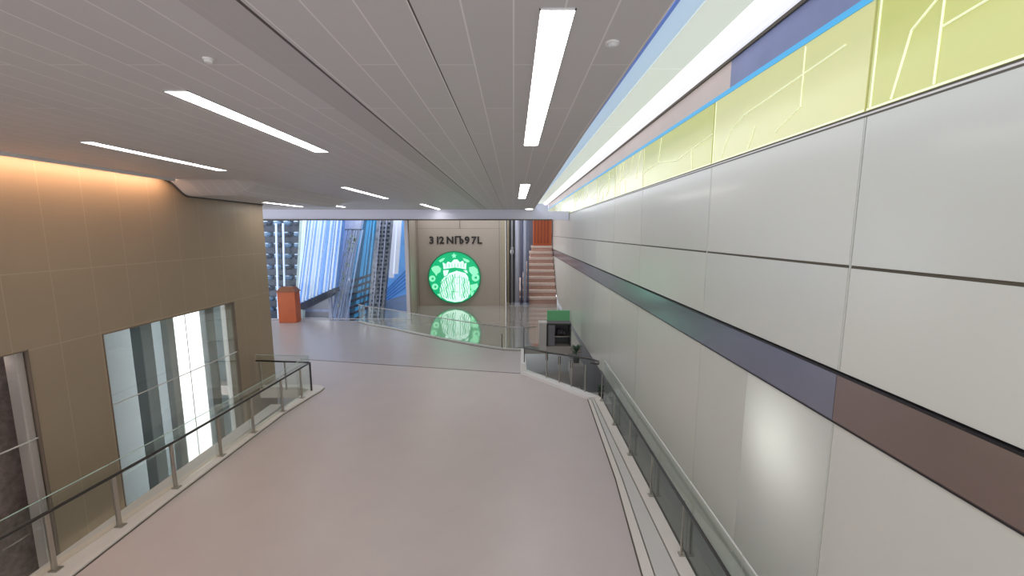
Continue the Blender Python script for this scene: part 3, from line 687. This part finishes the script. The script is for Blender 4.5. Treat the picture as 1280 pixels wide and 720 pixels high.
# pale green leaning fin
t = facade('leaning_fin', 'narrow pale green leaning fin left of the blue striped tower', [W(379, 268), W(390, 268), W(372, 404), W(362, 404)], YF, .4, greenish)
slats(t, 'rib', W(383, 270), W(388, 270), W(366, 398), W(370, 398), 2, YF, .04, whit)
YF = 27.4
# blue striped tower
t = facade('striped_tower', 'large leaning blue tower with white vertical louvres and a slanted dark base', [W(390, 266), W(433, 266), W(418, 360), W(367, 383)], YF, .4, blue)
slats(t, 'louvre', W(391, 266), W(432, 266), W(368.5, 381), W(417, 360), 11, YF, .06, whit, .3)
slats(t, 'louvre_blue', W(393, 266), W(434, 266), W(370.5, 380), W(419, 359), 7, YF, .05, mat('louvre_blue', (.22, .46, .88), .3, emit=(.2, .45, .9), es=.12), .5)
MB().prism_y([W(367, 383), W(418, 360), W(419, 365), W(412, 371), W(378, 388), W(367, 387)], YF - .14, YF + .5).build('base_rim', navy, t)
_bx = W(408, 366)[0]; MB().box(_bx - .1, _bx + .1, YF + .1, YF + .35, -.9, 2.2).build('support', lav, t)
t = thing('low_block', 'low beige block beneath the slanted base of the striped tower', 'block', (-13.6, 31.2, -.5))
mm = MB(); mm.prism_y([W(352, 370, 31), W(432, 362, 31), W(432, 412, 31), W(352, 412, 31)], YF + 3.6, YF + 4.2); mm.build('body', mat('beige', (.46, .43, .42), .5), t); MB().prism_y([W(352, 388, 31), W(432, 388, 31), W(432, 391, 31), W(352, 391, 31)], YF + 3.55, YF + 3.6).build('ledge', lav, t)
YF = 28.35
# lavender tower
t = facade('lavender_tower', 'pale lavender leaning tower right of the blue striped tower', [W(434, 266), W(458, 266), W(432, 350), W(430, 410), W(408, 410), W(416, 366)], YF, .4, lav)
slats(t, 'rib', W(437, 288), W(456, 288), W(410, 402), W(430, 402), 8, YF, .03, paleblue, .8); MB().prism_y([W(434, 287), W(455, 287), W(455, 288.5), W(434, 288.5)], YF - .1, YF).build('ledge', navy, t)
m = MB(); 
for k in range(26):
    u = random.random(); px = 441 - 26 * u + random.uniform(-3, 6); py = 292 + 90 * u; m.prism_y([W(px, py), W(px + 2.2, py), W(px + 1.6, py + 4), W(px - .6, py + 4)], YF - .13, YF)
m.build('window_slot', greenish, t)
YF = 29.3
# teal tower
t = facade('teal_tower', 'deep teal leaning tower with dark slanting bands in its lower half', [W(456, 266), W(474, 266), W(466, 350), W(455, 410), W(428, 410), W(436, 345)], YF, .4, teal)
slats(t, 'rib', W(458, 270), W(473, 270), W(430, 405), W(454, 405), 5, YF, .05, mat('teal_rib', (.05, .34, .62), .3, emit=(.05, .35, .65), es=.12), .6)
m = MB()
for k in range(7):
    y_ = 346 + 8.5 * k; m.prism_y([W(436 - k, y_ + 5), W(464 - k * 1.5, y_ - 4), W(464 - k * 1.5, y_ - 1), W(436 - k, y_ + 8.5)], YF - .2, YF)
m.build('balcony', navy, t)
YF = 27.5
# speckled tower
t = facade('speckled_tower', 'speckled grey leaning tower between the teal and the sky blue ones', [W(475, 266), W(493, 266), W(482, 350), W(474, 410), W(455, 410), W(464, 340)], YF, .4, speck)
slats(t, 'edge', W(476, 266), W(491, 266), W(457, 408), W(473, 408), 2, YF, .03, lav)
m = MB()
for r in range(24):
    for c in range(3):
        u = r / 24; px = 478 - 19 * u + 5 * c + random.uniform(-1, 1); py = 279 + 122 * u; m.prism_y([W(px, py), W(px + 2.6, py), W(px + 2.4, py + 2.6), W(px - .1, py + 2.6)], YF - .08, YF)
m.build('window_slot', navy, t)
YF = 28.6
# sky blue tower
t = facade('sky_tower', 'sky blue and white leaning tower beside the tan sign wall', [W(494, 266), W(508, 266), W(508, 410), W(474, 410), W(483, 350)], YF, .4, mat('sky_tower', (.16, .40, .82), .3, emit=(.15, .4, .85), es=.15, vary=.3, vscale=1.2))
slats(t, 'white_panel', W(495, 266), W(505, 266), W(486, 350), W(497, 340), 2, YF, .17, mat('skywhite', (.8, .82, .9), .3, emit=(.8, .85, 1), es=.15))  # white slats, brightened by added emission
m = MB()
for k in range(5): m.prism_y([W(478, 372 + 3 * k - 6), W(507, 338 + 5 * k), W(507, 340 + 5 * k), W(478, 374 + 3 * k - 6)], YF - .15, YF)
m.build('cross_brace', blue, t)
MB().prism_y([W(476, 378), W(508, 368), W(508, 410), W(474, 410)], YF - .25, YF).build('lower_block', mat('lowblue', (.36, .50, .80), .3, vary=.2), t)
mb = MB(); mb.box(-22, -7.7, 26.1, 34, -1.2, -.9); struct('ground_outside', mb, mat('outside', (.4, .4, .42), .6), 'grey paved ground outside the far window')
t = thing('orange_pillar', 'burnt orange square pillar box before the far window', 'pillar', (-14.2, 24.6, 0))
MB().box(-14.33, -13.25, 24.9, 25.5, 0, 1.9).build('body', M['orange'], t, bevel=.02)
MB().hexa([(-14.40, 24.84, 1.9), (-13.18, 24.84, 1.9), (-13.18, 25.56, 1.9), (-14.40, 25.56, 1.9)], [(-14.1, 25.0, 2.2), (-13.4, 25.0, 2.2), (-13.4, 25.4, 2.2), (-14.1, 25.4, 2.2)]).build('cap', mat('rust', (.25, .09, .04), .6), t)

# ------------------------------------------------------------------ world and view
w = bpy.data.worlds.new('world'); S.world = w; w.use_nodes = True
bg = w.node_tree.nodes['Background']; bg.inputs[0].default_value = (.90, .93, 1, 1); bg.inputs[1].default_value = 1.15
S.view_settings.view_transform = 'Standard'; S.view_settings.look = 'None'; S.view_settings.gamma = 1; S.view_settings.exposure = 1.05
try: S.view_settings.use_curve_mapping = False
except Exception: pass
